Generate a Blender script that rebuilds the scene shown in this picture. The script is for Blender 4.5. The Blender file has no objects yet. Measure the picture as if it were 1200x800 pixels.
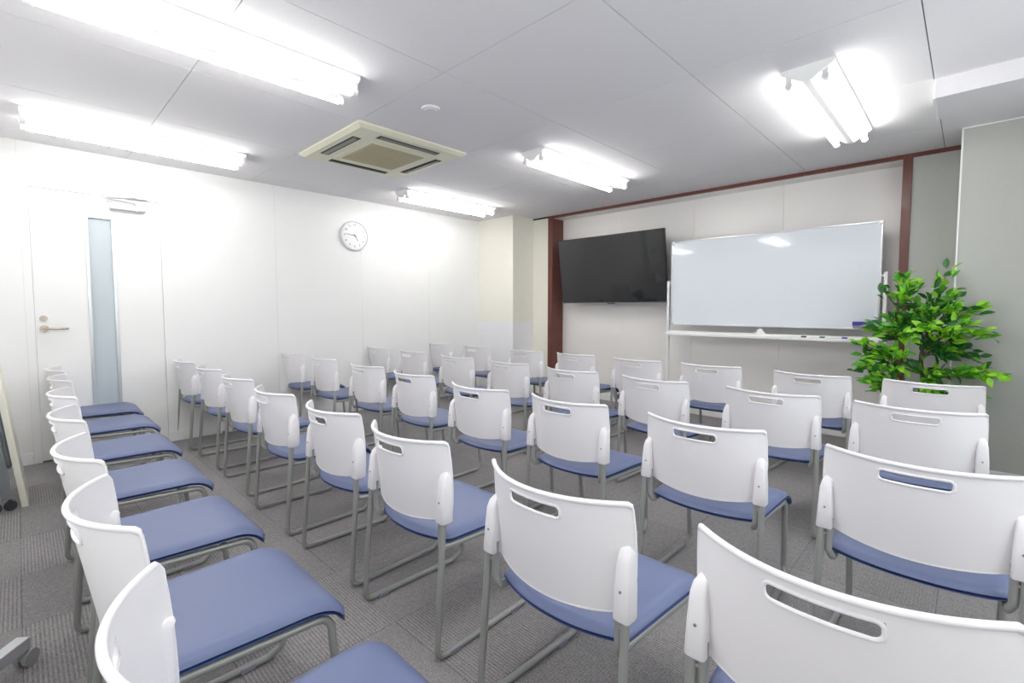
import bpy, bmesh, math, random
from mathutils import Vector, Matrix
PI = math.pi
S = bpy.context.scene
C = S.collection

# ------------------------------------------------------------------ camera, world, exposure
CAM_Z, CEIL = 1.1579, 2.377
cam = bpy.data.cameras.new('camera'); co = bpy.data.objects.new('camera', cam); C.objects.link(co)
cam.sensor_width = 36.0; cam.lens = 557.36/1200*36.0
cam.shift_y = -5.65/1200
cam.clip_start = 0.02
yaw, pitch = 0.76644, 0.05806
co.location = (0, 0, CAM_Z)
co.rotation_euler = (PI/2 - pitch, 0, yaw)
S.camera = co
w = bpy.data.worlds.new('world'); S.world = w; w.use_nodes = True
w.node_tree.nodes['Background'].inputs[0].default_value = (1, 1, 1, 1)
w.node_tree.nodes['Background'].inputs[1].default_value = 0.05
S.view_settings.view_transform = 'Standard'
S.view_settings.look = 'None'
S.view_settings.gamma = 1.0
S.view_settings.use_curve_mapping = False
S.view_settings.exposure = 1.18
TUBE_POWER = 11.5
RIGHT_FILL_POWER = 1.7
REAR_FILL_POWER = 0.62

# ------------------------------------------------------------------ materials
def lin(c):
    c = c/255.0
    return c/12.92 if c <= 0.04045 else ((c+0.055)/1.055)**2.4
def rgb(r, g, b): return (lin(r), lin(g), lin(b), 1)
def mat(name, col, rough=0.5, metal=0.0, noise=0.0, nscale=20.0, bump=0.0, bscale=200.0, coat=0.0, spec=0.5):
    m = bpy.data.materials.new(name); m.use_nodes = True
    nt = m.node_tree; b = nt.nodes['Principled BSDF']
    b.inputs['Roughness'].default_value = rough
    b.inputs['Metallic'].default_value = metal
    b.inputs['Specular IOR Level'].default_value = spec
    b.inputs['Coat Weight'].default_value = coat
    b.inputs['Coat Roughness'].default_value = 0.08
    tc = nt.nodes.new('ShaderNodeTexCoord')
    n = nt.nodes.new('ShaderNodeTexNoise'); n.inputs['Scale'].default_value = nscale; n.inputs['Detail'].default_value = 4
    nt.links.new(tc.outputs['Object'], n.inputs['Vector'])
    r = nt.nodes.new('ShaderNodeMix'); r.data_type = 'RGBA'
    r.inputs[6].default_value = tuple(max(0, c*(1-noise)) for c in col[:3])+(1,)
    r.inputs[7].default_value = tuple(min(1, c*(1+noise)) for c in col[:3])+(1,)
    nt.links.new(n.outputs['Fac'], r.inputs[0]); nt.links.new(r.outputs[2], b.inputs['Base Color'])
    if bump:
        n2 = nt.nodes.new('ShaderNodeTexNoise'); n2.inputs['Scale'].default_value = bscale
        nt.links.new(tc.outputs['Object'], n2.inputs['Vector'])
        bp = nt.nodes.new('ShaderNodeBump'); bp.inputs['Strength'].default_value = bump; bp.inputs['Distance'].default_value = 0.002
        nt.links.new(n2.outputs['Fac'], bp.inputs['Height']); nt.links.new(bp.outputs[0], b.inputs['Normal'])
    return m
M = {}
M['wall_white'] = mat('wall_white', rgb(240, 240, 238), 0.45, noise=0.01, nscale=3)
M['wall_joint'] = mat('wall_joint', rgb(226, 226, 222), 0.8)
M['ceiling'] = mat('ceiling', rgb(232, 230, 231), 0.9, noise=0.03, nscale=90, bump=0.3, bscale=160)
M['ceil_joint'] = mat('ceil_joint', rgb(120, 112, 110), 0.9)
M['cream'] = mat('cream_wallpaper', rgb(241, 239, 226), 0.8, noise=0.02, nscale=60, bump=0.15)
M['patch'] = mat('patch_white', rgb(242, 242, 243), 0.6, noise=0.01)
M['greywall'] = mat('grey_wallpaper', rgb(184, 186, 180), 0.8, noise=0.03, nscale=50, bump=0.25, bscale=300)
M['panel'] = mat('front_panel', rgb(241, 238, 234), 0.3, noise=0.01, nscale=4)
M['wood'] = mat('red_brown_wood', rgb(106, 56, 46), 0.35, noise=0.25, nscale=9, coat=0.1)
M['white_paint'] = mat('white_paint', rgb(244, 244, 242), 0.4)
M['plastic'] = mat('white_plastic', rgb(238, 236, 237), 0.38, bump=0.08, bscale=700)
M['steel'] = mat('silver_grey_steel', rgb(162, 164, 160), 0.35, metal=0.3)
M['vinyl'] = mat('blue_vinyl', rgb(105, 116, 152), 0.42, noise=0.03, nscale=15, bump=0.12, bscale=500)
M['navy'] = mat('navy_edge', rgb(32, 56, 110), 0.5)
M['clear'] = mat('frosted_glide', rgb(150, 148, 160), 0.35)
M['alu'] = mat('aluminium', rgb(205, 207, 210), 0.3, metal=0.6)
M['board'] = mat('whiteboard_enamel', rgb(226, 231, 236), 0.06)
M['screen'] = mat('screen_black', rgb(34, 35, 36), 0.06, coat=0.3)
M['bezel'] = mat('bezel_black', rgb(22, 22, 24), 0.3)
M['nickel'] = mat('nickel', rgb(190, 180, 165), 0.25, metal=0.9)
M['ac'] = mat('yellowed_plastic', rgb(226, 224, 200), 0.45)
M['acgrille'] = mat('beige_mesh', rgb(186, 178, 146), 0.7, noise=0.1, nscale=200)
M['acslot'] = mat('dark_slot', rgb(50, 54, 54), 0.7)
M['acvane'] = mat('vane_grey', rgb(130, 130, 118), 0.5)
M['glass_f'] = mat('frosted_glass', rgb(192, 202, 207), 0.35, noise=0.02, nscale=2)
M['black'] = mat('black_ink', rgb(60, 60, 66), 0.5)
M['clockink'] = mat('clock_ink', rgb(120, 120, 126), 0.5)
M['clockgrey'] = mat('clock_rim', rgb(226, 226, 230), 0.4)
M['eraser'] = mat('eraser_blue', rgb(78, 70, 168), 0.7)
M['felt'] = mat('eraser_grey', rgb(150, 150, 160), 0.9)
M['bark'] = mat('bark', rgb(104, 84, 66), 0.8, noise=0.3, nscale=40, bump=0.5, bscale=60)
M['pot'] = mat('pot_white', rgb(205, 200, 190), 0.4)
M['soil'] = mat('moss_filler', rgb(70, 62, 44), 0.95, noise=0.4, nscale=60)
def leafmat(n, c): 
    m = mat(n, c, 0.35, noise=0.2, nscale=9)
    b = m.node_tree.nodes['Principled BSDF']; nt = m.node_tree
    tr = nt.nodes.new('ShaderNodeBsdfTranslucent'); tr.inputs[0].default_value = c
    mx = nt.nodes.new('ShaderNodeMixShader'); mx.inputs[0].default_value = 0.3
    out = nt.nodes['Material Output']
    nt.links.new(b.outputs[0], mx.inputs[1]); nt.links.new(tr.outputs[0], mx.inputs[2]); nt.links.new(mx.outputs[0], out.inputs[0])
    return m
LEAF = [leafmat('leaf_light', rgb(156, 224, 58)), leafmat('leaf_mid', rgb(96, 176, 58)), leafmat('leaf_dark', rgb(52, 112, 50))]
M['tabletop'] = mat('cream_laminate', rgb(240, 238, 222), 0.4)
M['wheel'] = mat('caster_grey', rgb(160, 162, 162), 0.5)
M['darksteel'] = mat('dark_grey_steel', rgb(138, 144, 146), 0.4, metal=0.3)
M['mgreen'] = mat('marker_green', rgb(40, 120, 90), 0.4)
M['mblue'] = mat('marker_blue', rgb(60, 70, 190), 0.4)
M['mred'] = mat('marker_red', rgb(190, 50, 50), 0.4)
def emis(name, col, st):
    m = bpy.data.materials.new(name); m.use_nodes = True; nt = m.node_tree
    nt.nodes.remove(nt.nodes['Principled BSDF'])
    e = nt.nodes.new('ShaderNodeEmission'); e.inputs[0].default_value = col; e.inputs[1].default_value = st
    nt.links.new(e.outputs[0], nt.nodes['Material Output'].inputs[0]); return m
M['tube'] = emis('lit_tube', (1.0, 0.985, 0.97, 1), TUBE_POWER)

def carpet():
    m = bpy.data.materials.new('carpet_tiles'); m.use_nodes = True; nt = m.node_tree; N = nt.nodes; L = nt.links
    b = N['Principled BSDF']; b.inputs['Roughness'].default_value = 0.95; b.inputs['Specular IOR Level'].default_value = 0.15
    geo = N.new('ShaderNodeNewGeometry'); sep = N.new('ShaderNodeSeparateXYZ'); L.new(geo.outputs['Position'], sep.inputs[0])
    def mt(op, a, bb=None, c=None):
        n = N.new('ShaderNodeMath'); n.operation = op
        for i, v in enumerate((a, bb, c)):
            if v is None: continue
            if isinstance(v, (int, float)): n.inputs[i].default_value = v
            else: L.new(v, n.inputs[i])
        return n.outputs[0]
    T = 0.48
    gx = mt('DIVIDE', mt('ADD', sep.outputs[0], 2.45+T*20), T)
    gy = mt('DIVIDE', mt('ADD', sep.outputs[1], 0.035+T*20), T)
    ix, iy = mt('FLOOR', gx), mt('FLOOR', gy)
    fx, fy = mt('FRACT', gx), mt('FRACT', gy)
    par = mt('MODULO', mt('ADD', mt('ADD', ix, iy), 1), 2)      # 1 = ribbed tile
    # ribs: in ribbed tiles along x (varying with y); every other tile is plain heathered with faint ribs along y
    ribA = mt('SINE', mt('MULTIPLY', sep.outputs[1], 2*PI/0.0115))
    ribB = mt('SINE', mt('MULTIPLY', sep.outputs[0], 2*PI/0.0115))
    ribA = mt('MULTIPLY', mt('MULTIPLY', ribA, par), 0.19)
    ribB = mt('MULTIPLY', mt('MULTIPLY', ribB, mt('SUBTRACT', 1, par)), 0.05)
    n1 = N.new('ShaderNodeTexNoise'); n1.inputs['Scale'].default_value = 170; n1.inputs['Detail'].default_value = 3
    n2 = N.new('ShaderNodeTexNoise'); n2.inputs['Scale'].default_value = 45; n2.inputs['Detail'].default_value = 3
    L.new(geo.outputs['Position'], n1.inputs['Vector']); L.new(geo.outputs['Position'], n2.inputs['Vector'])
    v = mt('ADD', mt('MULTIPLY', mt('SUBTRACT', n1.outputs['Fac'], 0.5), 1.5), mt('MULTIPLY', mt('SUBTRACT', n2.outputs['Fac'], 0.5), 0.5))
    v = mt('ADD', mt('ADD', v, ribA), ribB)
    wn = N.new('ShaderNodeTexWhiteNoise'); wn.noise_dimensions = '2D'
    cb = N.new('ShaderNodeCombineXYZ'); L.new(ix, cb.inputs[0]); L.new(iy, cb.inputs[1]); L.new(cb.outputs[0], wn.inputs['Vector'])
    v = mt('ADD', v, mt('MULTIPLY', mt('SUBTRACT', wn.outputs['Value'], 0.5), 0.10))
    seam = mt('MINIMUM', mt('MINIMUM', fx, mt('SUBTRACT', 1, fx)), mt('MINIMUM', fy, mt('SUBTRACT', 1, fy)))
    sm = mt('MULTIPLY', mt('LESS_THAN', seam, 0.004), -0.25)
    v = mt('ADD', mt('ADD', v, sm), 1.0)
    mx = N.new('ShaderNodeVectorMath'); mx.operation = 'SCALE'
    mx.inputs[0].default_value = rgb(148, 145, 145)[:3]
    L.new(v, mx.inputs['Scale']); L.new(mx.outputs[0], b.inputs['Base Color'])
    bp = N.new('ShaderNodeBump'); bp.inputs['Strength'].default_value = 0.4; bp.inputs['Distance'].default_value = 0.003
    L.new(v, bp.inputs['Height']); L.new(bp.outputs[0], b.inputs['Normal'])
    return m
M['carpet'] = carpet()

# ------------------------------------------------------------------ helpers
def tag(o, label=None, cat=None, group=None, kind=None):
    if label: o['label'] = label
    if cat: o['category'] = cat
    if group: o['group'] = group
    if kind: o['kind'] = kind
    return o
def obj(name, bm, m, parent=None, smooth=False, angle=None):
    me = bpy.data.meshes.new(name); bm.normal_update(); bm.to_mesh(me); bm.free()
    for mm in (m if isinstance(m, (list, tuple)) else [m]): me.materials.append(mm)
    if smooth:
        for p in me.polygons: p.use_smooth = True
        if angle: me.set_sharp_from_angle(angle=math.radians(angle))
    o = bpy.data.objects.new(name, me); C.objects.link(o); o.parent = parent
    return o
def thing(name, label, cat, loc=(0, 0, 0), rz=0, group=None):
    o = bpy.data.objects.new(name, None); C.objects.link(o); o.empty_display_size = 0.05
    o.location = loc; o.rotation_euler = (0, 0, rz)
    return tag(o, label, cat, group)
def box(bm, x0, x1, y0, y1, z0, z1, bev=0.0, mi=0, mtx=None):
    vs = [bm.verts.new((x, y, z)) for x in (x0, x1) for y in (y0, y1) for z in (z0, z1)]
    idx = [(0, 1, 3, 2), (4, 6, 7, 5), (0, 4, 5, 1), (2, 3, 7, 6), (0, 2, 6, 4), (1, 5, 7, 3)]
    fs = [bm.faces.new([vs[i] for i in f]) for f in idx]
    for f in fs: f.material_index = mi
    if bev:
        es = list({e for f in fs for e in f.edges})
        r = bmesh.ops.bevel(bm, geom=es, offset=bev, segments=2, affect='EDGES', profile=0.6)
        vs = list({v for f in r['faces'] for v in f.verts} | {v for v in vs if v.is_valid})
        for f in {f for v in vs for f in v.link_faces}: f.material_index = mi
    if mtx is not None: bmesh.ops.transform(bm, matrix=mtx, verts=vs)
    return vs
def prism(bm, pts, lo, hi, axis='z', mi=0, mtx=None):
    def P(a, b, t):
        return {'z': (a, b, t), 'y': (a, t, b), 'x': (t, a, b)}[axis]
    A = [bm.verts.new(P(a, b, lo)) for a, b in pts]; B = [bm.verts.new(P(a, b, hi)) for a, b in pts]
    n = len(pts); fs = [bm.faces.new(A[::-1]), bm.faces.new(B)]
    for i in range(n): fs.append(bm.faces.new((A[i], A[(i+1) % n], B[(i+1) % n], B[i])))
    for f in fs: f.material_index = mi
    if mtx is not None: bmesh.ops.transform(bm, matrix=mtx, verts=A+B)
    bmesh.ops.recalc_face_normals(bm, faces=fs)
    return A+B
def cyl(bm, p0, p1, r0, r1=None, seg=24, mi=0, caps=True):
    r1 = r0 if r1 is None else r1
    p0, p1 = Vector(p0), Vector(p1); d = (p1-p0).normalized()
    u = d.orthogonal().normalized(); v = d.cross(u)
    A = [bm.verts.new(p0+(u*math.cos(2*PI*i/seg)+v*math.sin(2*PI*i/seg))*r0) for i in range(seg)]
    B = [bm.verts.new(p1+(u*math.cos(2*PI*i/seg)+v*math.sin(2*PI*i/seg))*r1) for i in range(seg)]
    for i in range(seg):
        f = bm.faces.new((A[i], A[(i+1) % seg], B[(i+1) % seg], B[i])); f.material_index = mi
    if caps:
        bm.faces.new(A[::-1]).material_index = mi; bm.faces.new(B).material_index = mi
def fillet(pts, rads, n=6):
    pts = [Vector(p) for p in pts]; out = [pts[0]]
    for i in range(1, len(pts)-1):
        r = rads[i] if isinstance(rads, (list, tuple)) else rads
        a, b, c = pts[i-1], pts[i], pts[i+1]
        if r <= 0: out.append(b); continue
        u = (a-b).normalized(); v = (c-b).normalized()
        ang = u.angle(v)
        if ang > PI-0.02: out.append(b); continue
        t = min(r/math.tan(ang/2), (a-b).length*0.49, (c-b).length*0.49)
        p, q = b+u*t, b+v*t
        for k in range(n+1):
            s = k/n
            out.append(p*(1-s)**2+b*2*s*(1-s)+q*s*s)
    out.append(pts[-1]); return out
def tube(bm, path, r, seg=10, closed=False, mi=0):
    path = [Vector(p) for p in path]; n = len(path)
    rf = r if callable(r) else (lambda t: r)
    tang = []
    for i in range(n):
        a = path[(i-1) % n] if (closed or i > 0) else path[i]
        b = path[(i+1) % n] if (closed or i < n-1) else path[i]
        tang.append((b-a).normalized())
    u = tang[0].orthogonal().normalized(); rings = []
    for i in range(n):
        t = tang[i]; u = (u - t*u.dot(t)).normalized(); v = t.cross(u); rr = rf(i/(n-1))
        rings.append([bm.verts.new(path[i]+(u*math.cos(2*PI*k/seg)+v*math.sin(2*PI*k/seg))*rr) for k in range(seg)])
    m = n if closed else n-1
    for i in range(m):
        A, B = rings[i], rings[(i+1) % n]
        off = 0
        if closed and i == n-1:
            off = min(range(seg), key=lambda k: (A[0].co-B[k].co).length)
        for k in range(seg):
            f = bm.faces.new((A[k], A[(k+1) % seg], B[(k+1+off) % seg], B[(k+off) % seg])); f.material_index = mi
    if not closed:
        bm.faces.new(rings[0][::-1]).material_index = mi; bm.faces.new(rings[-1]).material_index = mi
def dup(root, loc, rz=0.0):
    r = root.copy(); C.objects.link(r); r.location = loc; r.rotation_euler = (0, 0, rz)
    for ch in list(root.children):
        c = ch.copy(); C.objects.link(c); c.parent = r
        for g in list(ch.children):
            d = g.copy(); C.objects.link(d); d.parent = c
    return r
def struct(name, bm, m): return tag(obj(name, bm, m), kind='structure')

# ------------------------------------------------------------------ room shell
XL, XR, YB, YF, YP = -5.001, 0.90, -0.42, 4.93, 5.15
COLX, COLY, GX, GY = -4.335, 4.52, -0.086, 4.48
bm = bmesh.new(); box(bm, XL-0.1, XR+0.1, YB-0.1, YP+0.1, -0.1, 0); struct('floor', bm, M['carpet'])
# ceiling: boards with open joints over a darker backing
bm = bmesh.new()
gx = [XL-0.05, -4.74, -3.825, -2.9165, -2.007, -1.0985, -0.189, 0.721, XR+0.05]
gy = [YB-0.05, -0.24, 0.6695, 1.5825, 2.4975, 3.4175, 4.34, YP+0.05]
g = 0.0022
for i in range(len(gx)-1):
    for j in range(len(gy)-1):
        box(bm, gx[i]+g, gx[i+1]-g, gy[j]+g*0.8, gy[j+1]-g*0.8, CEIL, CEIL+0.012)
box(bm, XL-0.1, XR+0.1, YB-0.1, YP+0.1, CEIL+0.009, CEIL+0.1, mi=1)
struct('ceiling', bm, [M['ceiling'], M['ceil_joint']])
# left wall of white steel panels (door leaf is set into it)
DY0, DY1, DZ = 0.089, 0.872, 2.052
def wall_panels(bm, edges, z0, z1, cut=None):
    for a, b in zip(edges[:-1], edges[1:]):
        box(bm, XL-0.04, XL, a+0.0015, b-0.0015, z0, z1, mi=0)
bm = bmesh.new()
wall_panels(bm, [YB, 0.041], 0, CEIL)
wall_panels(bm, [DY1+0.001, 1.806, 2.732, 3.66, COLY+0.05], 0, CEIL)
box(bm, XL-0.04, XL, 0.0425, DY0-0.0015, 0, CEIL)
box(bm, XL-0.04, XL, DY0-0.0015, DY1+0.0025, DZ+0.004, CEIL)
box(bm, XL-0.1, XL-0.045, YB-0.1, YP+0.1, 0, CEIL, mi=1)
for a, b in ((YB, DY0-0.01), (DY1+0.01, COLY+0.05)): box(bm, XL-0.045, XL-0.0025, a, b, 0, CEIL, mi=1)
struct('wall_left', bm, [M['wall_white'], M['wall_joint']])
M['pane'] = emis('fill_glow_right', (0.90, 0.96, 1.0, 1), RIGHT_FILL_POWER)  # emission of the added fill panel on the right
M['fill_rear'] = emis('fill_glow_rear', (0.97, 0.98, 1.0, 1), REAR_FILL_POWER)  # weaker emission of the added rear fill panel
RX0, RX1, RZ0, RZ1 = -4.7, 0.8, 0.55, 2.25
WY0, WY1, WZ0, WZ1 = 0.5, 3.2, 0.95, 2.05
bm = bmesh.new()
box(bm, XL, RX0, YB-0.1, YB, 0, CEIL); box(bm, RX1, XR, YB-0.1, YB, 0, CEIL); box(bm, RX0, RX1, YB-0.1, YB, 0, RZ0); box(bm, RX0, RX1, YB-0.1, YB, RZ1, CEIL)
struct('wall_back', bm, M['wall_white'])
# long glowing panel, added unseen in the rear wall to brighten the room
bm = bmesh.new(); box(bm, RX0, RX1, YB-0.06, YB-0.055, RZ0, RZ1)
wn = struct('fill_panel_2', bm, M['fill_rear'])
bm = bmesh.new()
for k in range(6):
    a = RX0+(RX1-RX0-0.03)*k/5; box(bm, a, a+0.03, YB-0.055, YB-0.01, RZ0, RZ1)
for a in (RZ0, RZ1-0.03): box(bm, RX0, RX1, YB-0.055, YB-0.015, a, a+0.03)
obj('fill_panel_frame', bm, M['white_paint'], wn)
# second glowing panel added on the right, beyond the frame, as fill light
bm = bmesh.new(); box(bm, XR+0.055, XR+0.06, WY0, WY1, WZ0, WZ1)
wn = struct('fill_panel_1', bm, M['pane'])
bm = bmesh.new()
for a in (WY0, (WY0+WY1)/2-0.02, WY1-0.04): box(bm, XR+0.01, XR+0.055, a, a+0.04, WZ0, WZ1)
for a in (WZ0, WZ1-0.04): box(bm, XR+0.015, XR+0.055, WY0+0.04, WY1-0.04, a, a+0.04)
obj('fill_panel_frame', bm, M['alu'], wn)
bm = bmesh.new()
box(bm, XR, XR+0.1, YB-0.1, WY0, 0, CEIL); box(bm, XR, XR+0.1, WY1, YP+0.1, 0, CEIL); box(bm, XR, XR+0.1, WY0, WY1, 0, WZ0); box(bm, XR, XR+0.1, WY0, WY1, WZ1, CEIL)
struct('wall_right', bm, M['wall_white'])
# front wall: cream return, recessed panels, grey paper
bm = bmesh.new()
box(bm, XL, -4.0, YF, YP+0.1, 0, CEIL, mi=0)
e = [-4.0, -3.10, -2.21, -1.335, -0.43]
for a, b in zip(e[:-1], e[1:]): box(bm, a+0.001, b-0.001, YP, YP+0.05, 0, CEIL, mi=1)
box(bm, -4.0, -0.43, YP+0.01, YP+0.1, 0, CEIL, mi=2)
box(bm, -0.43, GX+0.05, YF, YP+0.1, 0, CEIL, mi=3)
box(bm, -4.0, -0.43, YF+0.02, YP, 2.343, CEIL, mi=1)
struct('wall_front', bm, [M['cream'], M['panel'], M['wall_joint'], M['greywall']])
# cream pillar with repaired white lower part
bm = bmesh.new()
box(bm, XL, COLX, COLY, YF, 0.99, CEIL, mi=0); box(bm, XL, COLX, COLY, YF, 0, 0.99, mi=1)
struct('wall_pillar', bm, [M['cream'], M['patch']])
# grey pillar right
bm = bmesh.new(); box(bm, GX, XR, GY, YP, 0, CEIL); struct('wall_corner', bm, M['greywall'])
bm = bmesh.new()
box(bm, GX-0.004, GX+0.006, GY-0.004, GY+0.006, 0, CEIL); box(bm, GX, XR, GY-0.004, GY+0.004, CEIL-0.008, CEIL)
struct('edge_highlight', bm, M['wall_white'])  # thin white strips stand in for the highlight along the pillar edges
# dropped beam
bm = bmesh.new(); box(bm, -0.186, XR, 3.435, 3.83, 2.277, CEIL); struct('ceiling_beam', bm, M['ceiling'])
bm = bmesh.new(); box(bm, -0.190, -0.181, 3.431, 3.83, 2.273, CEIL); struct('trim_5', bm, M['white_paint'])
# red-brown frame
bm = bmesh.new(); box(bm, -4.073, GX, YF-0.012, YF+0.02, 2.345, CEIL, bev=0.002); struct('trim_1', bm, M['wood'])
bm = bmesh.new(); box(bm, -4.073, -3.998, YF-0.012, YP, 0, 2.345, bev=0.002); struct('trim_2', bm, M['wood'])
bm = bmesh.new(); box(bm, -0.432, -0.372, YF-0.012, YP, 0, 2.345, bev=0.002); struct('trim_3', bm, M['wood'])
bm = bmesh.new(); box(bm, COLX, -4.073, YF-0.012, YF, 2.358, CEIL); struct('trim_6', bm, M['acslot'])
# baseboards
bm = bmesh.new(); box(bm, XL, XL+0.01, DY1+0.02, COLY, 0, 0.085, bev=0.003); box(bm, XL, XL+0.01, YB, DY0-0.05, 0, 0.085, bev=0.003)
struct('baseboard_left', bm, M['wall_white'])
bm = bmesh.new(); box(bm, -3.998, -0.432, YP-0.01, YP, 0, 0.08, bev=0.003); box(bm, -0.372, GX, YF-0.01, YF, 0, 0.08, bev=0.003)
box(bm, GX, XR, GY-0.01, GY, 0, 0.08, bev=0.003)
struct('baseboard_front', bm, M['wall_white'])

# door: leaf with narrow glass strip, lever, lock, closer
bm = bmesh.new()
X0, X1 = XL-0.04, XL-0.001
gy0, gy1, gz0, gz1 = 0.411, 0.549, 0.25, 1.872
box(bm, X0, X1, DY0, gy0, 0.012, DZ); box(bm, X0, X1, gy1, DY1, 0.012, DZ)
box(bm, X0, X1, gy0, gy1, 0.012, gz0); box(bm, X0, X1, gy0, gy1, gz1, DZ)
door = struct('door_1', bm, M['wall_white'])
bm = bmesh.new()
for a, b in ((gy0-0.022, gy0), (gy1, gy1+0.022)): box(bm, XL-0.006, XL+0.007, a, b, gz0-0.022, gz1+0.022, bev=0.002)
for a, b in ((gz0-0.022, gz0), (gz1, gz1+0.022)): box(bm, XL-0.006, XL+0.007, gy0, gy1, a, b, bev=0.002)
obj('glass_frame', bm, M['alu'], door)['label'] = 'slim aluminium frame around the glass strip'
bm = bmesh.new(); box(bm, XL-0.025, XL-0.015, gy0, gy1, gz0, gz1); obj('glass_pane', bm, M['glass_f'], door)['label'] = 'tall narrow frosted glass strip'
bm = bmesh.new()
cyl(bm, (XL-0.002, 0.135, 1.01), (XL+0.010, 0.135, 1.01), 0.026, seg=32)
tube(bm, fillet([(XL+0.008, 0.135, 1.01), (XL+0.048, 0.135, 1.01), (XL+0.048, 0.268, 1.012)], 0.014), 0.0085, seg=12)
obj('door_handle', bm, M['nickel'], door, True, 40)['label'] = 'nickel lever handle on a round rose'
bm = bmesh.new()
cyl(bm, (XL-0.002, 0.134, 1.087), (XL+0.008, 0.134, 1.087), 0.023, seg=32); cyl(bm, (XL+0.008, 0.134, 1.087), (XL+0.014, 0.134, 1.087), 0.015, seg=24)
box(bm, XL+0.012, XL+0.026, 0.129, 0.139, 1.075, 1.099, bev=0.002)
obj('door_lock', bm, M['nickel'], door, True, 40)['label'] = 'round nickel thumb-turn above the lever'
bm = bmesh.new()
box(bm, XL, XL+0.045, 0.545, 0.775, 1.957, 1.998, bev=0.006)
cyl(bm, (XL+0.022, 0.715, 1.95), (XL+0.022, 0.715, 2.012), 0.017, seg=20)
cl = obj('door_closer', bm, M['alu'], door, True, 40); cl['label'] = 'silver overhead door closer body'
bm = bmesh.new()
tube(bm, [(XL+0.03, 0.715, 2.016), (XL+0.05, 0.50, 2.032)], 0.006, seg=8)
tube(bm, [(XL+0.05, 0.50, 2.032), (XL+0.02, 0.76, 2.07)], 0.006, seg=8)
box(bm, XL, XL+0.03, 0.70, 0.79, 2.058, 2.082, bev=0.003)
obj('closer_arm', bm, M['alu'], cl, True, 40)

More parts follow.
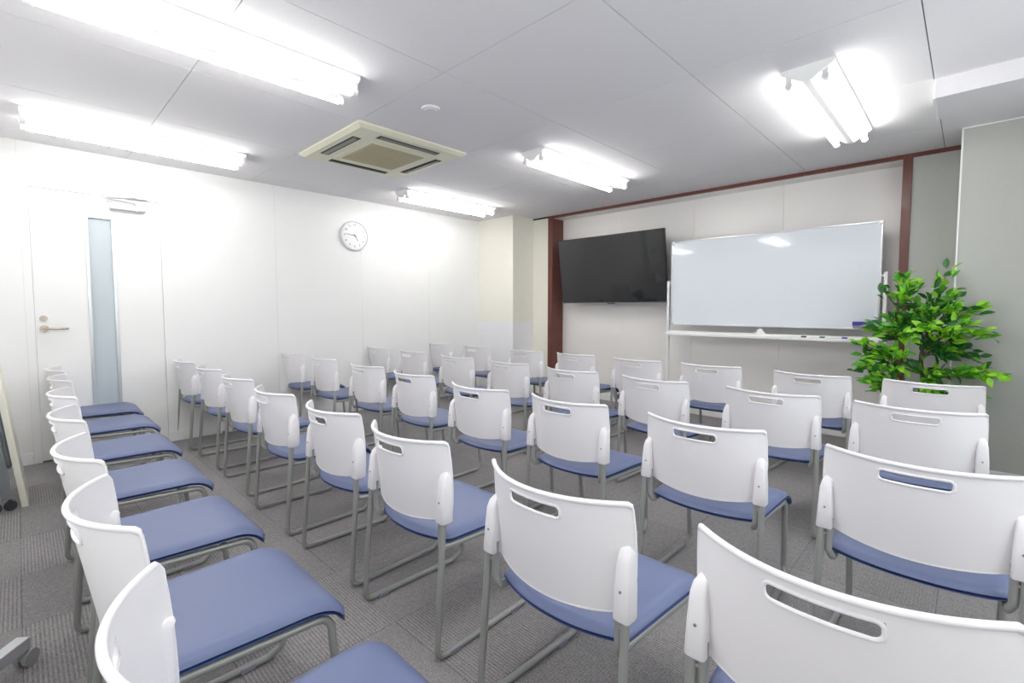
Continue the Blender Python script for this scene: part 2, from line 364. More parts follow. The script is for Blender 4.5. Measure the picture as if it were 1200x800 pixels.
# ------------------------------------------------------------------ stacking chair
def arc_y(u, t):            # u -1..1 across, t 0 bottom .. 1 top (local, forward = +y)
    ymid = 0.008 + (-0.038-0.008)*t
    dep = 0.064 + 0.058*t - 0.028*t*t
    return ymid + dep*(abs(u)**2.1)
ZT = 0.724
def zbot(u): return 0.439 + 0.022*abs(u)**2
def hw(t): return 0.2190 + 0.0385*t - 0.0325*t*t
def shell(x, z):
    zz = max(0.42, min(ZT+0.01, z)); t = (zz-0.447)/(ZT-0.447); u = x/hw(t)
    return Vector((x, arc_y(u, t), z))
def shell_n(x, z):
    d = 0.002
    a = shell(x+d, z)-shell(x-d, z); b = shell(x, z+d)-shell(x, z-d)
    return b.cross(a).normalized()      # towards +y? fixed below
SX, SZ0, SZ1 = 0.082, 0.6640, 0.6968
def build_back(root):
    bm = bmesh.new()
    us = sorted(set([round(-1+2*i/36, 5) for i in range(37)]))
    sx = SX/0.2245
    us = sorted([u for u in us if abs(abs(u)-sx) > 0.02] + [sx, -sx])
    # rows at fixed z for the slot region, blended at the bottom edge
    top = [0.7235, 0.716, 0.708, 0.702, SZ1, 0.680, SZ0, 0.655, 0.63, 0.60, 0.57, 0.54, 0.51, 0.49]
    grid = []
    for z in top:
        k = 0.968 if z > 0.72 else (0.992 if z > 0.714 else 1.0)
        grid.append([(u*hw((z-0.447)/(ZT-0.447))*k, z) for u in us])
    zl = 0.49
    for k in (0.35, 0.7, 1.0):
        grid.append([(u*hw(0.1), zl+(zbot(u)-zl)*k) for u in us])
    th = 0.0055
    F, Bk = [], []
    for row in grid:
        f, b = [], []
        for x, z in row:
            p = shell(x, z); n = shell_n(x, z)
            if n.y < 0: n = -n
            f.append(bm.verts.new(p+n*th/2)); b.append(bm.verts.new(p-n*th/2))
        F.append(f); Bk.append(b)
    R, K = len(grid), len(us)
    ok = lambda i, j: not (0 <= i < R-1 and 0 <= j < K-1) or not (top.index(SZ1) <= i < top.index(SZ0) and us[j] >= -sx-1e-6 and us[j+1] <= sx+1e-6)
    def inside(i, j): return 0 <= i < R-1 and 0 <= j < K-1 and ok(i, j)
    for i in range(R-1):
        for j in range(K-1):
            if not ok(i, j): continue
            bm.faces.new((F[i][j], F[i+1][j], F[i+1][j+1], F[i][j+1]))
            bm.faces.new((Bk[i][j], Bk[i][j+1], Bk[i+1][j+1], Bk[i+1][j]))
            for (di, dj, a, b) in ((-1, 0, (i, j), (i, j+1)), (1, 0, (i+1, j+1), (i+1, j)), (0, -1, (i+1, j), (i, j)), (0, 1, (i, j+1), (i+1, j+1))):
                if not inside(i+di, j+dj):
                    bm.faces.new((F[a[0]][a[1]], F[b[0]][b[1]], Bk[b[0]][b[1]], Bk[a[0]][a[1]]))
    # rolled lip: thicker along the top
    def edge(x, z, off=0.0):
        p = shell(x, z); n = shell_n(x, z)
        if n.y < 0: n = -n
        return p - n*off
    path = [edge(u*hw(1)*0.968, ZT-0.004, 0.003) for u in us]
    path = [edge(-hw(1)*0.992, ZT-0.009, 0.002)]+path+[edge(hw(1)*0.992, ZT-0.009, 0.002)]
    left = [(-hw((z-0.447)/(ZT-0.447)), z) for z in (0.705, 0.66, 0.60, 0.55, 0.51, 0.475)]
    bot = [(u*hw(0.1), zbot(u)) for u in us]
    right = [(-x, z) for x, z in left][::-1]
    r1 = [edge(x, z, 0.0) for x, z in left]+[edge(x, z, 0.0) for x, z in bot]+[edge(x, z, 0.0) for x, z in right]
    loop = path[::-1]+r1
    n = len(path); tot = len(loop)
    tube(bm, loop, lambda t: 0.0068 if t < (n-1.5)/tot else 0.0040, seg=8, closed=True)
    ob = obj('backrest', bm, M['plastic'], root, True, 60)
    # raised rim round the hand hole
    bm = bmesh.new(); rr = (SZ1-SZ0)/2; zc = (SZ1+SZ0)/2; pts = []
    cr = 0.0130
    for sx_, sz_, a0 in ((1, -1, -PI/2), (1, 1, 0), (-1, 1, PI/2), (-1, -1, PI)):
        for k in range(6):
            a = a0+PI/2*k/5; pts.append((sx_*(SX-cr)+cr*math.cos(a), zc+sz_*(rr-cr)+cr*math.sin(a)))
        if sz_*sx_ > 0:
            for k in range(1, 12): pts.append((sx_*(SX-cr)*(1-2*k/12), zc+sz_*rr))
    tube(bm, [edge(x, z, 0.0025) for x, z in pts], 0.0040, seg=8, closed=True)
    obj('hand_hole_rim', bm, M['plastic'], ob, True)
    for s in (-1, 1):
        bm = bmesh.new()
        prof = [(0.456, 0.0210, 0.0215), (0.459, 0.0225, 0.0235), (0.53, 0.0205, 0.0225), (0.585, 0.0175, 0.020), (0.605, 0.0150, 0.016), (0.617, 0.011, 0.012), (0.623, 0.005, 0.006)]
        rings = []
        for z, a, b in prof:
            t = (z-0.447)/(ZT-0.447); cx = s*(0.2190-0.01*(z-0.46)); cy = 0.044+0.05*(z-0.46)
            if z > 0.6: cx -= s*(z-0.6)*0.25; cy += (z-0.6)*0.5
            ring = []
            for k in range(20):
                th_ = 2*PI*k/20; c_, s_ = math.cos(th_), math.sin(th_); e_ = 0.38
                ring.append(bm.verts.new((cx+a*math.copysign(abs(c_)**e_, c_), cy+b*math.copysign(abs(s_)**e_, s_), z)))
            rings.append(ring)
        for A, B in zip(rings[:-1], rings[1:]):
            for k in range(20): bm.faces.new((A[k], A[(k+1) % 20], B[(k+1) % 20], B[k]))
        bm.faces.new(rings[0][::-1]); bm.faces.new(rings[-1])
        sl = obj('back_sleeve', bm, M['plastic'], ob, True, 50)
        bm = bmesh.new(); cyl(bm, (s*0.218, 0.0225, 0.525), (s*0.218, 0.028, 0.525), 0.0032, seg=10)
        # screw on the rear of the sleeve
        o = obj('screw', bm, M['darksteel'], ob)
    return ob
def build_seat(root):
    def cushion(extra, t, t2, drop):
        bm = bmesh.new(); nu, nv = 22, 32; Rr = 0.066
        s_flat = 0.385
        top, bot = [], []
        for j in range(nv+1):
            s = j/nv; rowt, rowb = [], []
            for i in range(nu+1):
                u = -1+2*i/nu
                yr = 0.072-0.050*(1-abs(u)**2.2)
                L = (s_flat-yr) + Rr*1.38
                d = s*L
                hwid = (0.208+0.020*min(1, d/0.35)) + extra
                # rounded front corners / rear corners
                if d <= (s_flat-yr): y, z, nrm = yr+d, 0.0, Vector((0, 0, 1))
                else:
                    a = (d-(s_flat-yr))/Rr; y = s_flat+Rr*1.5*math.sin(a); z = -Rr*(1-math.cos(a)); nrm = Vector((0, math.sin(a), math.cos(a)))
                e = (max(0.0, 1-abs(u)**9))**0.5; se = min(1.0, (s*L/0.02)) if s < 0.5 else min(1.0, ((1-s)*L/0.018)); e2 = math.sqrt(max(0, 1-(1-se)**2))
                x = u*hwid*(1-0.03*(1-e2))
                p = Vector((x, y, 0.382-drop+z)); dish = -0.003*(1-u*u)
                k = e*e2
                rowt.append(bm.verts.new(p+nrm*(t*k+dish*k))); rowb.append(bm.verts.new(p-nrm*(t2*k+0.0005)))
            top.append(rowt); bot.append(rowb)
        for j in range(nv):
            for i in range(nu):
                bm.faces.new((top[j][i], top[j][i+1], top[j+1][i+1], top[j+1][i]))
                bm.faces.new((bot[j][i], bot[j+1][i], bot[j+1][i+1], bot[j][i+1]))
        for j in range(nv):
            bm.faces.new((top[j][0], top[j+1][0], bot[j+1][0], bot[j][0])); bm.faces.new((top[j][nu], bot[j][nu], bot[j+1][nu], top[j+1][nu]))
        for i in range(nu):
            bm.faces.new((top[0][i], bot[0][i], bot[0][i+1], top[0][i+1])); bm.faces.new((top[nv][i], top[nv][i+1], bot[nv][i+1], bot[nv][i]))
        return bm
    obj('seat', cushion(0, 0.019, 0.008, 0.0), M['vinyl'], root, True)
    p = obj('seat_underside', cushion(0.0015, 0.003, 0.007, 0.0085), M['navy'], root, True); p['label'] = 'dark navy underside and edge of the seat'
TR = 0.0108
def build_frame(root):
    for s in (-1, 1):
        bm = bmesh.new()
        pts = [(s*0.2255, 0.038, 0.49), (s*0.2270, 0.034, 0.46), (s*0.232, 0.0, 0.011), (s*0.222, 0.43, 0.011), (s*0.205, 0.475, 0.045), (s*0.210, 0.447, 0.347),
               (s*0.196, 0.05, 0.358), (s*0.2065, 0.040, 0.385), (s*0.2065, 0.042, 0.49)]
        rad = [0, 0, 0.035, 0.03, 0.03, 0.045, 0.018, 0.02, 0]
        tube(bm, fillet(pts, rad, 6), TR, seg=12)
        cyl(bm, (s*0.2275, 0.030, 0.437), (s*0.2065, 0.040, 0.437), 0.005, seg=8)
        obj('side_frame', bm, M['steel'], root, True, 60)
        for y in (0.075, 0.37):
            bm = bmesh.new(); x = 0.2305-0.0085*y/0.43
            box(bm, s*x-0.013, s*x+0.013, y-0.022, y+0.022, 0.0, 0.019, bev=0.003)
            obj('glide', bm, M['clear'], root)
    for y in (0.13, 0.36):
        bm = bmesh.new(); cyl(bm, (-0.200, y, 0.353), (0.200, y, 0.353), 0.008, seg=10)
        obj('cross_bar', bm, M['steel'], root, True, 60)
def make_chair():
    t = thing('stacking_chair', 'x', 'chair')
    build_frame(t); build_seat(t); build_back(t)
    return t
ROWN = {1: 'rearmost row', 2: 'row before the rearmost', 3: 'middle row', 4: 'row behind the front', 5: 'front row'}
ROWS = {
 1: [(-4.80, 0.165), (-4.14, 0.155), (-3.40, 0.130), (-2.70, 0.110), (-2.01, 0.098), (-1.402, 0.095), (-0.770, 0.097)],
 2: [(-4.78, 0.935), (-4.08, 0.945), (-3.40, 0.935), (-2.69, 0.905), (-2.035, 0.912), (-1.444, 0.905), (-0.758, 0.888), (-0.155, 0.892)],
 3: [(-4.84, 1.84), (-4.14, 1.835), (-3.39, 1.832), (-2.73, 1.812), (-1.997, 1.75), (-1.399, 1.785), (-0.737, 1.782), (-0.094, 1.744)],
 4: [(-4.85, 2.79), (-4.175, 2.79), (-3.402, 2.743), (-2.745, 2.748), (-2.064, 2.708), (-1.426, 2.71), (-0.753, 2.716), (-0.156, 2.71)],
 5: [(-4.84, 3.66), (-4.18, 3.685), (-3.388, 3.672), (-2.765, 3.70), (-2.07, 3.65), (-1.449, 3.685), (-0.766, 3.655), (-0.151, 3.695)]}
ROT = {(1, 1): -2, (1, 6): 0, (1, 5): 0, (2, 4): 0, (2, 5): 1, (2, 7): -1, (3, 3): 2, (3, 5): 2, (3, 7): 1.5, (4, 1): -3, (4, 4): -3, (4, 6): -3, (4, 8): 3, (5, 3): 2, (5, 4): -3, (5, 6): 3, (5, 7): -3}
ORD = ['first', 'second', 'third', 'fourth', 'fifth', 'sixth', 'seventh', 'eighth']
proto = make_chair(); used = False
for r, L in ROWS.items():
    for i, (x, y) in enumerate(L):
        rz = math.radians(ROT.get((r, i+1), 0)*0.8)
        if not used: o = proto; o.location = (x, y, 0); o.rotation_euler = (0, 0, rz); used = True
        else: o = dup(proto, (x, y, 0), rz)
        o['label'] = 'white chair with blue seat, %s from left wall in the %s' % (ORD[i], ROWN[r])
        o['category'] = 'chair'; o['group'] = 'white-backed blue chairs set out in rows'

# ------------------------------------------------------------------ ceiling lights
def make_light(x, y0, y1):
    t = thing('fluorescent_ceiling_light', 'x', 'ceiling light', (x, (y0+y1)/2, CEIL))
    h = (y1-y0)/2
    bm = bmesh.new()
    prism(bm, [(-0.115, 0), (0.115, 0), (0.115, -0.018), (0.03, -0.072), (0.015, -0.078), (-0.015, -0.078), (-0.03, -0.072), (-0.115, -0.018)], -h, h, axis='y')
    obj('housing', bm, M['white_paint'], t)
    for s in (-1, 1):
        for e_ in (-1, 1):
            bm = bmesh.new()
            ya, yb = e_*(h-0.022), e_*(h-0.004)
            box(bm, s*0.080-0.013, s*0.080+0.013, min(ya, yb), max(ya, yb), -0.092, -0.012, bev=0.003)
            cyl(bm, (s*0.080, ya-e_*0.008, -0.078), (s*0.080, yb, -0.078), 0.018, seg=16)
            obj('lamp_holder', bm, M['white_paint'], t, True, 50)
        bm = bmesh.new(); cyl(bm, (s*0.080, -h+0.03, -0.078), (s*0.080, h-0.03, -0.078), 0.0150, seg=12)
        obj('tube_lamp', bm, M['tube'], t, True, 60)
    return t
LY = ((0.055, 1.300), (2.785, 4.035))
LX = (-4.26, -2.47, -0.64)
LL = {(0, 0): 'lit twin-tube ceiling light above the door, long beside the left wall', (0, 1): 'lit twin-tube ceiling light nearest the cream corner pillar',
      (1, 0): 'large lit twin-tube ceiling light beside the air conditioner, toward the camera', (1, 1): 'lit twin-tube ceiling light in front of the television',
      (2, 0): 'lit twin-tube ceiling light overhead, on the right behind the view', (2, 1): 'lit twin-tube ceiling light over the whiteboard end, nearest the beam'}
lp = None
for i, x in enumerate(LX):
    for j, (a, b) in enumerate(LY):
        if lp is None: lp = make_light(x, a, b); o = lp
        else: o = dup(lp, (x, (a+b)/2, CEIL))
        o['label'] = LL[(i, j)]; o['group'] = 'fluorescent ceiling lights'; o['category'] = 'ceiling light'

# ------------------------------------------------------------------ air conditioner
AX, AY = -3.365, 2.035
t = thing('ceiling_air_conditioner', 'yellowed square four-way cassette air conditioner set in the ceiling', 'air conditioner', (AX, AY, CEIL))
bm = bmesh.new(); a, b = 0.475, 0.455
v = [bm.verts.new(p) for p in [(-a, -b, 0), (a, -b, 0), (a, b, 0), (-a, b, 0), (-a, -b, -0.012), (a, -b, -0.012), (a, b, -0.012), (-a, b, -0.012), (-a+.03, -b+.03, -0.032), (a-.03, -b+.03, -0.032), (a-.03, b-.03, -0.032), (-a+.03, b-.03, -0.032)]]
for k in range(4):
    n = (k+1) % 4
    bm.faces.new((v[k], v[n], v[4+n], v[4+k])); bm.faces.new((v[4+k], v[4+n], v[8+n], v[8+k]))
bm.faces.new(v[8:12]); bm.faces.new(v[0:4][::-1]); bmesh.ops.recalc_face_normals(bm, faces=bm.faces[:])
obj('panel', bm, M['ac'], t)
bm = bmesh.new(); box(bm, -0.275, 0.275, -0.265, 0.265, -0.037, -0.031, bev=0.002); obj('grille_frame', bm, M['ac'], t)
bm = bmesh.new(); box(bm, -0.235, 0.235, -0.225, 0.225, -0.039, -0.036)
for k in range(22): yy = -0.215+k*0.0205; box(bm, -0.23, 0.23, yy, yy+0.006, -0.042, -0.039)
obj('grille', bm, M['acgrille'], t)['label'] = 'beige intake grille'
for ang in (0, 90, 180, 270):
    R = Matrix.Rotation(math.radians(ang), 4, 'Z'); d = 0.352 if ang % 180 == 0 else 0.365
    bm = bmesh.new(); box(bm, -0.255, 0.255, d-0.032, d+0.032, -0.0335, -0.030, mtx=R); sl = obj('air_outlet', bm, M['acslot'], t); sl['label'] = 'dark air outlet slot'
    bm = bmesh.new(); box(bm, -0.24, 0.24, -0.014, 0.014, -0.002, 0.002, mtx=R @ Matrix.Translation((0, d+0.004, -0.036)) @ Matrix.Rotation(math.radians(20), 4, 'X'))
    obj('louver', bm, M['acvane'], sl)
bm = bmesh.new(); cyl(bm, (0, 0, 0), (0, 0, -0.010), 0.058, 0.054, seg=40); cyl(bm, (0, 0, -0.010), (0, 0, -0.014), 0.040, 0.036, seg=32)
o = obj('ceiling_cover_plate', bm, M['ceiling'], None, True, 30); o.location = (-2.42, 1.80, CEIL)
tag(o, 'small round white cover plate on the ceiling beside the air conditioner', 'ceiling plate')

# ------------------------------------------------------------------ wall clock
t = thing('wall_clock', 'round white wall clock with pale grey rim on the left wall', 'clock', (XL, 2.64, 1.972))
bm = bmesh.new(); seg = 64
prof = [(0.150, 0.0), (0.163, 0.004), (0.165, 0.025), (0.161, 0.035), (0.152, 0.037), (0.148, 0.030)]
rings = [[bm.verts.new((h, r*math.cos(2*PI*k/seg), r*math.sin(2*PI*k/seg))) for k in range(seg)] for r, h in prof]
for A, B in zip(rings[:-1], rings[1:]):
    for k in range(seg): bm.faces.new((A[k], A[(k+1) % seg], B[(k+1) % seg], B[k]))
bmesh.ops.recalc_face_normals(bm, faces=bm.faces[:]); obj('rim', bm, M['clockgrey'], t, True, 50)
bm = bmesh.new(); cyl(bm, (0.0, 0, 0), (0.028, 0, 0), 0.150, seg=64); obj('face', bm, M['white_paint'], t)
def text_bm(s, size, ext=0.0005):
    c = bpy.data.curves.new('txt', 'FONT'); c.body = s; c.size = size; c.align_x = 'CENTER'; c.align_y = 'CENTER'; c.extrude = ext
    o = bpy.data.objects.new('txt', c); C.objects.link(o)
    bpy.context.view_layer.update()
    me = bpy.data.meshes.new_from_object(o.evaluated_get(bpy.context.evaluated_depsgraph_get()))
    bpy.data.objects.remove(o); bpy.data.curves.remove(c)
    return me
bm = bmesh.new()
# seen from the room (+x side), the reader's right is +y
for n in range(1, 13):
    a = PI/2-2*PI*n/12; me = text_bm(str(n), 0.034)
    nb = len(bm.verts); bm.from_mesh(me); bpy.data.meshes.remove(me)
    bm.verts.ensure_lookup_table()
    for v in bm.verts[nb:]:
        x, y, z = v.co; v.co = (0.029+z, 0.118*math.cos(a)+x, 0.118*math.sin(a)+y)
obj('numerals', bm, M['clockink'], t)
bm = bmesh.new()
for n in range(60):
    a = 2*PI*n/60; R = Matrix.Rotation(a, 4, 'X'); L_ = 0.006 if n % 5 else 0.010
    box(bm, 0.028, 0.0288, -0.0006, 0.0006, 0.145-L_, 0.145, mtx=R)
obj('minute_marks', bm, M['clockink'], t)
def hand(bm, minutes_ang, L_, w_, h):   # clockwise angle from 12, seen from +x with +y to the right
    d = (math.sin(minutes_ang), math.cos(minutes_ang)); p = (d[1], -d[0])
    pts = [(-d[0]*0.02+p[0]*w_, -d[1]*0.02+p[1]*w_), (d[0]*L_+p[0]*w_*0.6, d[1]*L_+p[1]*w_*0.6), (d[0]*L_-p[0]*w_*0.6, d[1]*L_-p[1]*w_*0.6), (-d[0]*0.02-p[0]*w_, -d[1]*0.02-p[1]*w_)]
    prism(bm, pts, h, h+0.001, axis='x')
bm = bmesh.new(); hand(bm, 2*PI*46/60, 0.105, 0.0028, 0.0320); obj('minute_hand', bm, M['black'], t)
bm = bmesh.new(); hand(bm, 2*PI*(4+46/60)/12, 0.070, 0.0040, 0.0305); obj('hour_hand', bm, M['black'], t)
bm = bmesh.new(); cyl(bm, (0.028, 0, 0), (0.035, 0, 0), 0.005, seg=16); obj('hub', bm, M['black'], t)
# ------------------------------------------------------------------ television
t = thing('television', 'large flat black television tilted forward on the front wall', 'television', (-3.105, 4.93, 1.23))
W, H_ = 0.720, 0.80
tilt = math.atan2(0.115, 0.79); R = Matrix.Rotation(tilt, 4, 'X')
bm = bmesh.new(); box(bm, -W, W, 0.0, 0.028, 0, H_, bev=0.004, mtx=R); box(bm, -0.42, 0.42, 0.026, 0.060, 0.06, 0.48, bev=0.008, mtx=R)
obj('casing', bm, M['bezel'], t)
bm = bmesh.new(); box(bm, -W+0.008, W-0.008, -0.0015, 0.002, 0.016, H_-0.008, mtx=R); obj('screen', bm, M['screen'], t)
bm = bmesh.new(); box(bm, -0.05, 0.05, 0.002, 0.02, -0.010, 0.002, bev=0.002, mtx=R); obj('sensor_bar', bm, M['bezel'], t)
bm = bmesh.new(); box(bm, -W+0.002, W-0.002, -0.003, 0.004, 0.0, 0.007, mtx=R); obj('bottom_trim', bm, M['darksteel'], t)
bm = bmesh.new()
box(bm, -0.25, 0.25, 0.205, 0.219, 0.15, 0.55)
for s in (-0.2, 0.2):
    box(bm, s-0.015, s+0.015, 0.05, 0.212, 0.20, 0.225); box(bm, s-0.015, s+0.015, -0.012, 0.212, 0.45, 0.475)
    box(bm, s-0.015, s+0.015, 0.058, 0.075, 0.10, 0.50, mtx=R)
obj('wall_bracket', bm, M['darksteel'], t)

# ------------------------------------------------------------------ whiteboard on stand
t = thing('rolling_whiteboard', 'wide white magnetic board on a white wheeled stand before the front wall', 'whiteboard', (-1.43, 4.89, 0))
bw, z0, z1 = 0.897, 0.985, 1.872
bm = bmesh.new(); box(bm, -bw+0.012, bw-0.012, -0.012, 0.012, z0+0.012, z1-0.012); obj('board', bm, M['board'], t)
bm = bmesh.new()
box(bm, -bw, bw, -0.016, 0.016, z1-0.016, z1, bev=0.003); box(bm, -bw, bw, -0.016, 0.016, z0, z0+0.016, bev=0.003)
box(bm, -bw, -bw+0.016, -0.016, 0.016, z0+0.016, z1-0.016, bev=0.003); box(bm, bw-0.016, bw, -0.016, 0.016, z0+0.016, z1-0.016, bev=0.003)
for sx_ in (-1, 1):
    for zz in (z0, z1-0.03): box(bm, min(sx_*bw, sx_*(bw-0.03))-0.002, max(sx_*bw, sx_*(bw-0.03))+0.002, -0.018, 0.018, zz-0.002, zz+0.032, bev=0.005)
obj('board_frame', bm, M['alu'], t, True, 30)['label'] = 'pale aluminium edging with plastic corners'
for s in (-1, 1):
    bm = bmesh.new(); box(bm, s*0.926-0.012, s*0.926+0.012, -0.018, 0.018, 0.08, 1.458, bev=0.003)
    if s == 1: pass
    cyl(bm, (s*(bw-0.001), 0, 1.43), (s*0.930, 0, 1.43), 0.010, seg=14)
    obj('upright', bm, M['white_paint'], t)
    bm = bmesh.new(); box(bm, s*0.926-0.014, s*0.926+0.014, -0.235, 0.235, 0.065, 0.095, bev=0.005)
    ft = obj('foot', bm, M['white_paint'], t)
    for y in (-0.21, 0.21):
        bm = bmesh.new(); cyl(bm, (s*0.926, y, 0.066), (s*0.926, y, 0.050), 0.010, seg=12)
        cyl(bm, (s*0.926-0.010, y, 0.027), (s*0.926+0.010, y, 0.027), 0.027, seg=24)
        box(bm, s*0.926-0.014, s*0.926+0.014, y-0.012, y+0.012, 0.03, 0.053, bev=0.002)
        obj('caster', bm, M['wheel'], ft, True, 40)
bm = bmesh.new(); box(bm, -0.905, 0.905, -0.105, -0.018, 0.900, 0.906); box(bm, -0.905, 0.905, -0.109, -0.103, 0.884, 0.909, bev=0.001)
box(bm, -0.93, 0.93, -0.020, 0.016, 0.890, 0.925, bev=0.002)
obj('pen_tray', bm, M['white_paint'], t)
bm = bmesh.new(); prism(bm, [(-0.045, 0.925), (0.045, 0.925), (0.012, 0.975), (-0.012, 0.975)], -0.016, 0.010, axis='y'); obj('board_clip', bm, M['white_paint'], t)
bm = bmesh.new(); box(bm, -0.936, 0.936, -0.016, 0.016, 0.20, 0.235, bev=0.003); obj('lower_rail', bm, M['white_paint'], t)
# eraser held on the board, markers in the tray
bm = bmesh.new(); box(bm, -0.07, 0.07, -0.018, 0.008, -0.005, 0.028, bev=0.003, mi=0); box(bm, -0.068, 0.068, -0.016, 0.010, -0.026, -0.004, bev=0.002, mi=1)
o = obj('board_eraser', bm, [M['eraser'], M['felt']]); o.location = (-0.640, 4.862, 1.025)
tag(o, 'violet-blue and grey board eraser held on the lower right of the whiteboard', 'eraser')
for x, m, lb in ((-1.10, 'black', 'dark-capped pen lying leftmost in the whiteboard tray'), (-0.96, 'mgreen', 'green-capped pen lying in the whiteboard tray'), (-0.80, 'mblue', 'blue-capped pen lying rightmost in the whiteboard tray')):
    t2 = thing('whiteboard_marker', lb, 'marker', (x, 4.800, 0.906))
    t2['group'] = 'markers in the whiteboard tray'
    bm = bmesh.new(); cyl(bm, (-0.065, 0, 0.0085), (0.03, 0, 0.0085), 0.008, seg=14); obj('barrel', bm, M['white_paint'], t2, True, 40)
    bm = bmesh.new(); cyl(bm, (0.03, 0, 0.0085), (0.068, 0, 0.0085), 0.0085, 0.0075, seg=14); obj('cap', bm, M[m], t2, True, 40)

# ------------------------------------------------------------------ potted plant
random.seed(7)
PX, PY = -0.26, 4.33
t = thing('potted_ficus', 'bushy green leafy artificial tree behind the front row, beside the grey pillar', 'plant', (PX, PY, 0))
bm = bmesh.new(); seg = 40
prof = [(0.0, 0.0), (0.10, 0.0), (0.105, 0.01), (0.135, 0.24), (0.145, 0.25), (0.145, 0.27), (0.130, 0.27), (0.126, 0.235), (0.0, 0.235)]
rings = [[bm.verts.new((max(r, 1e-4)*math.cos(2*PI*k/seg), max(r, 1e-4)*math.sin(2*PI*k/seg), z)) for k in range(seg)] for r, z in prof]
for A, B in zip(rings[:-1], rings[1:]):
    for k in range(seg): bm.faces.new((A[k], A[(k+1) % seg], B[(k+1) % seg], B[k]))
obj('pot', bm, M['pot'], t, True, 35)
bm = bmesh.new(); cyl(bm, (0, 0, 0.236), (0, 0, 0.250), 0.125, 0.12, seg=30); obj('filler', bm, M['soil'], t)
trunk = [Vector(p) for p in ((0.02, 0, 0.24), (0.01, 0.01, 0.45), (0.045, 0.0, 0.65), (0.02, 0.02, 0.82), (0.05, 0.02, 0.98), (0.06, 0.03, 1.12))]
trunk2 = [Vector(p) for p in ((-0.03, 0.01, 0.24), (-0.05, 0.0, 0.5), (-0.075, 0.0, 0.72), (-0.09, 0.02, 0.92), (-0.09, 0.03, 1.10))]
bmT = bmesh.new(); tube(bmT, fillet(trunk, 0.3, 3), lambda s: 0.017*(1-0.5*s), seg=8); tube(bmT, fillet(trunk2, 0.3, 3), lambda s: 0.014*(1-0.5*s), seg=8)
obj('trunk', bmT, M['bark'], t, True)
bmB = bmesh.new(); bmL = bmesh.new()
def leaf(p, d, n, L_, mi):
    d = d.normalized(); s = d.cross(n).normalized(); n = s.cross(d).normalized(); wd = L_*0.24
    rows = [(0.0, 0.0, 0), (0.25, 0.8, 0.01), (0.5, 1.0, 0.02), (0.75, 0.66, -0.01), (1.0, 0.0, -0.10)]
    prev = None
    for k, (f, w_, dz) in enumerate(rows):
        c = p+d*L_*f+n*dz*L_
        if w_ == 0: cur = [bmL.verts.new(c)]
        else: cur = [bmL.verts.new(c-s*wd*w_+n*wd*0.25*w_), bmL.verts.new(c), bmL.verts.new(c+s*wd*w_+n*wd*0.25*w_)]
        if prev:
            if len(prev) == 1: fs = [(prev[0], cur[1], cur[0]), (prev[0], cur[2], cur[1])]
            elif len(cur) == 1: fs = [(prev[0], prev[1], cur[0]), (prev[1], prev[2], cur[0])]
            else: fs = [(prev[0], prev[1], cur[1], cur[0]), (prev[1], prev[2], cur[2], cur[1])]
            for q in fs:
                fc = bmL.faces.new(q); fc.material_index = mi; fc.smooth = True
        prev = cur
# branch tips in room coordinates: x, y, z, share of light green leaves
tips = [(-.12, 4.33, 1.40, .6, 6), (-.16, 4.30, 1.30, .3, 7), (-.08, 4.36, 1.26, .4, 8), (-.35, 4.30, 1.37, .8, 9), (-.30, 4.42, 1.30, .5, 9), (-.33, 4.24, 1.24, .7, 9),
        (-.47, 4.32, 1.30, .3, 4), (-.40, 4.34, 1.10, .4, 10), (-.50, 4.30, 1.02, .5, 11), (-.58, 4.28, .90, .7, 11), (-.55, 4.34, .80, .5, 12), (-.57, 4.26, .72, .4, 11),
        (-.50, 4.30, .62, .6, 10), (-.45, 4.24, .58, .6, 8), (-.30, 4.50, 1.16, .2, 10), (-.22, 4.26, 1.14, .3, 10), (-.06, 4.30, 1.17, .5, 10), (.05, 4.34, 1.15, .6, 10),
        (.10, 4.28, 1.00, .8, 10), (.02, 4.24, 1.04, .8, 10), (-.06, 4.22, 1.02, .6, 9), (-.20, 4.20, 1.04, .8, 10), (-.34, 4.16, .84, .9, 10), (-.30, 4.18, .95, .7, 10),
        (-.36, 4.20, .72, .7, 8), (-.12, 4.28, .84, .1, 14), (-.16, 4.26, .70, .3, 12), (-.04, 4.32, .88, .1, 14), (.03, 4.36, .84, .1, 12), (.00, 4.28, .72, .3, 12),
        (.07, 4.30, .74, .6, 11), (.16, 4.26, .73, .9, 9), (-.20, 4.36, .90, .1, 14), (-.10, 4.38, .96, .1, 12), (-.28, 4.34, .74, .1, 10), (-.17, 4.24, .62, .7, 10), (-.26, 4.42, 1.00, .1, 10), (-.42, 4.42, .95, .2, 10),
        (-.52, 4.20, .66, .6, 10), (-.46, 4.16, .74, .6, 10), (-.40, 4.20, .64, .5, 10), (-.38, 4.26, 1.02, .4, 10), (-.30, 4.30, 1.08, .2, 12), (-.24, 4.34, 1.02, .3, 12), (-.44, 4.24, .86, .5, 12), (-.12, 4.22, .62, .6, 10), (.02, 4.22, .60, .5, 10), (-.34, 4.20, .58, .4, 10)]
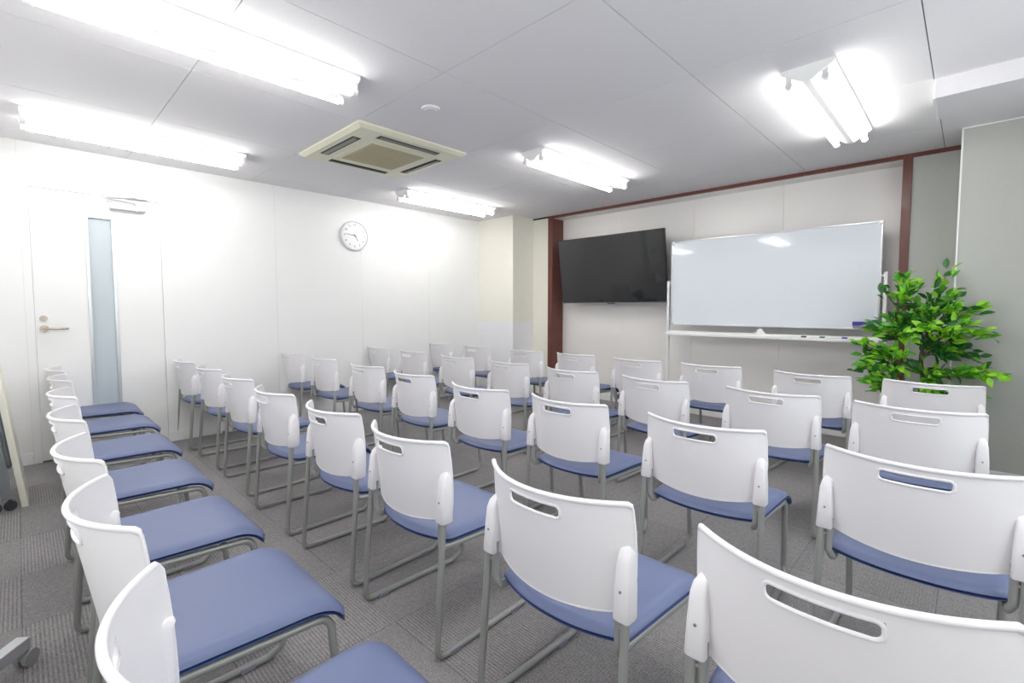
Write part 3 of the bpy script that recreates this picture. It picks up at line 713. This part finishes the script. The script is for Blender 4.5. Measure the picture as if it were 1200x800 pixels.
for (x, y, z, light, nl) in tips:
    tip = Vector((x-PX, y-PY, z)); tr = trunk if tip.x > -0.03 else trunk2
    zz = max(0.5, min(1.05, z-0.05-0.22*math.hypot(tip.x, tip.y)+random.uniform(-.04, .04)))
    base = min(tr, key=lambda p: abs(p.z-zz)).copy()
    mid = (base+tip)/2+Vector((random.uniform(-.02, .02), random.uniform(-.02, .02), 0.07))
    pth = [base*(1-s)**2+mid*2*s*(1-s)+tip*s*s for s in [k/8 for k in range(9)]]
    tube(bmB, pth, lambda s: 0.0045*(1-0.7*s), seg=5)
    ntot = int(nl*3.0)
    for k in range(ntot):
        s = 0.35+0.65*(k+0.5)/ntot+random.uniform(-.03, .03); s = min(1, s)
        p = base*(1-s)**2+mid*2*s*(1-s)+tip*s*s
        dd = (tip-base).normalized()+Vector((random.uniform(-1, 1), random.uniform(-1, 1), random.uniform(-.8, .55)))
        p = p+Vector((random.uniform(-.03, .03), random.uniform(-.03, .03), random.uniform(-.03, .03)))
        d = dd.normalized(); L_ = random.uniform(.055, .095)
        q = p+d*L_
        if q.x+PX > GX-0.02 and q.y+PY > GY-0.02: continue
        n = Vector((random.uniform(-.5, .5), random.uniform(-.9, .3), random.uniform(.3, 1)))
        u = random.random(); mi = 0 if u < light*0.75 else (1 if u < light*0.75+0.35 else 2)
        leaf(p, d, n, L_, mi)
obj('branches', bmB, M['bark'], t, True)
obj('foliage', bmL, LEAF, t)

# ------------------------------------------------------------------ folding tables parked along the rear wall
t = thing('folding_table', 'cream-topped folding table stood on end at the left edge beside the door', 'table', (-3.95, 0.0, 0), group='folded tables at the left edge')
lean = math.atan2(0.088, 0.83); R = Matrix.Rotation(lean, 4, 'X')
bm = bmesh.new(); box(bm, -0.45, 0.0, -0.030, 0.0, 0.0, 1.75, bev=0.003, mtx=R); obj('tabletop', bm, M['tabletop'], t)
bm = bmesh.new()
tube(bm, fillet([R @ Vector((-0.42, -0.045, 1.5)), R @ Vector((-0.42, -0.045, 0.25)), R @ Vector((-0.02, -0.045, 0.25)), R @ Vector((-0.02, -0.045, 1.5))], 0.03), 0.012, seg=8); obj('stretcher', bm, M['darksteel'], t, True, 50)
for k, (lx, ly) in enumerate(((0.012, -0.075), (0.030, -0.135))):
    bm = bmesh.new(); box(bm, lx-0.018, lx+0.018, ly-0.022, ly+0.022, 0.075, 0.80, bev=0.004, mtx=R); 
    if k: box(bm, lx-0.03, lx-0.01, ly, ly+0.08, 0.5, 0.53, mtx=R)
    lg = obj('leg', bm, M['darksteel'], t)
    bm = bmesh.new(); c = R @ Vector((lx, ly, 0.03))
    cyl(bm, (c.x-0.012, c.y+0.004, 0.030), (c.x+0.012, c.y+0.004, 0.030), 0.028, seg=22); cyl(bm, (c.x, c.y+0.004, 0.03), (c.x, c.y, 0.085), 0.009, seg=10)
    obj('caster', bm, M['black'], lg, True, 40)
t = thing('folding_table', 'grey-legged wheeled table whose foot shows at the lower left edge', 'table', (-2.165, -0.03, 0), rz=math.radians(40-0), group='folded tables at the left edge')
t.rotation_euler = (0, 0, math.radians(50))
bm = bmesh.new(); box(bm, -0.02, 0.02, -0.48, 0.0, 0.062, 0.100, bev=0.003); ft = obj('foot', bm, M['alu'], t)
for y in (-0.45, -0.004):
    bm = bmesh.new()
    for q in (-0.012, 0.012): cyl(bm, (q-0.007, y+0.010, 0.026), (q+0.007, y+0.010, 0.026), 0.026, seg=24)
    cyl(bm, (0, y-0.01, 0.03), (0, y-0.01, 0.065), 0.008, seg=10); box(bm, -0.012, 0.012, y-0.012, y+0.010, 0.035, 0.062, bev=0.003)
    obj('caster', bm, M['wheel'], ft, True, 40)
bm = bmesh.new(); box(bm, -0.02, 0.02, -0.27, -0.23, 0.095, 0.66, bev=0.004); obj('leg', bm, M['alu'], t)
bm = bmesh.new(); box(bm, -0.14, 0.14, -0.32, -0.29, 0.30, 0.72, bev=0.004); obj('tabletop', bm, M['tabletop'], t)
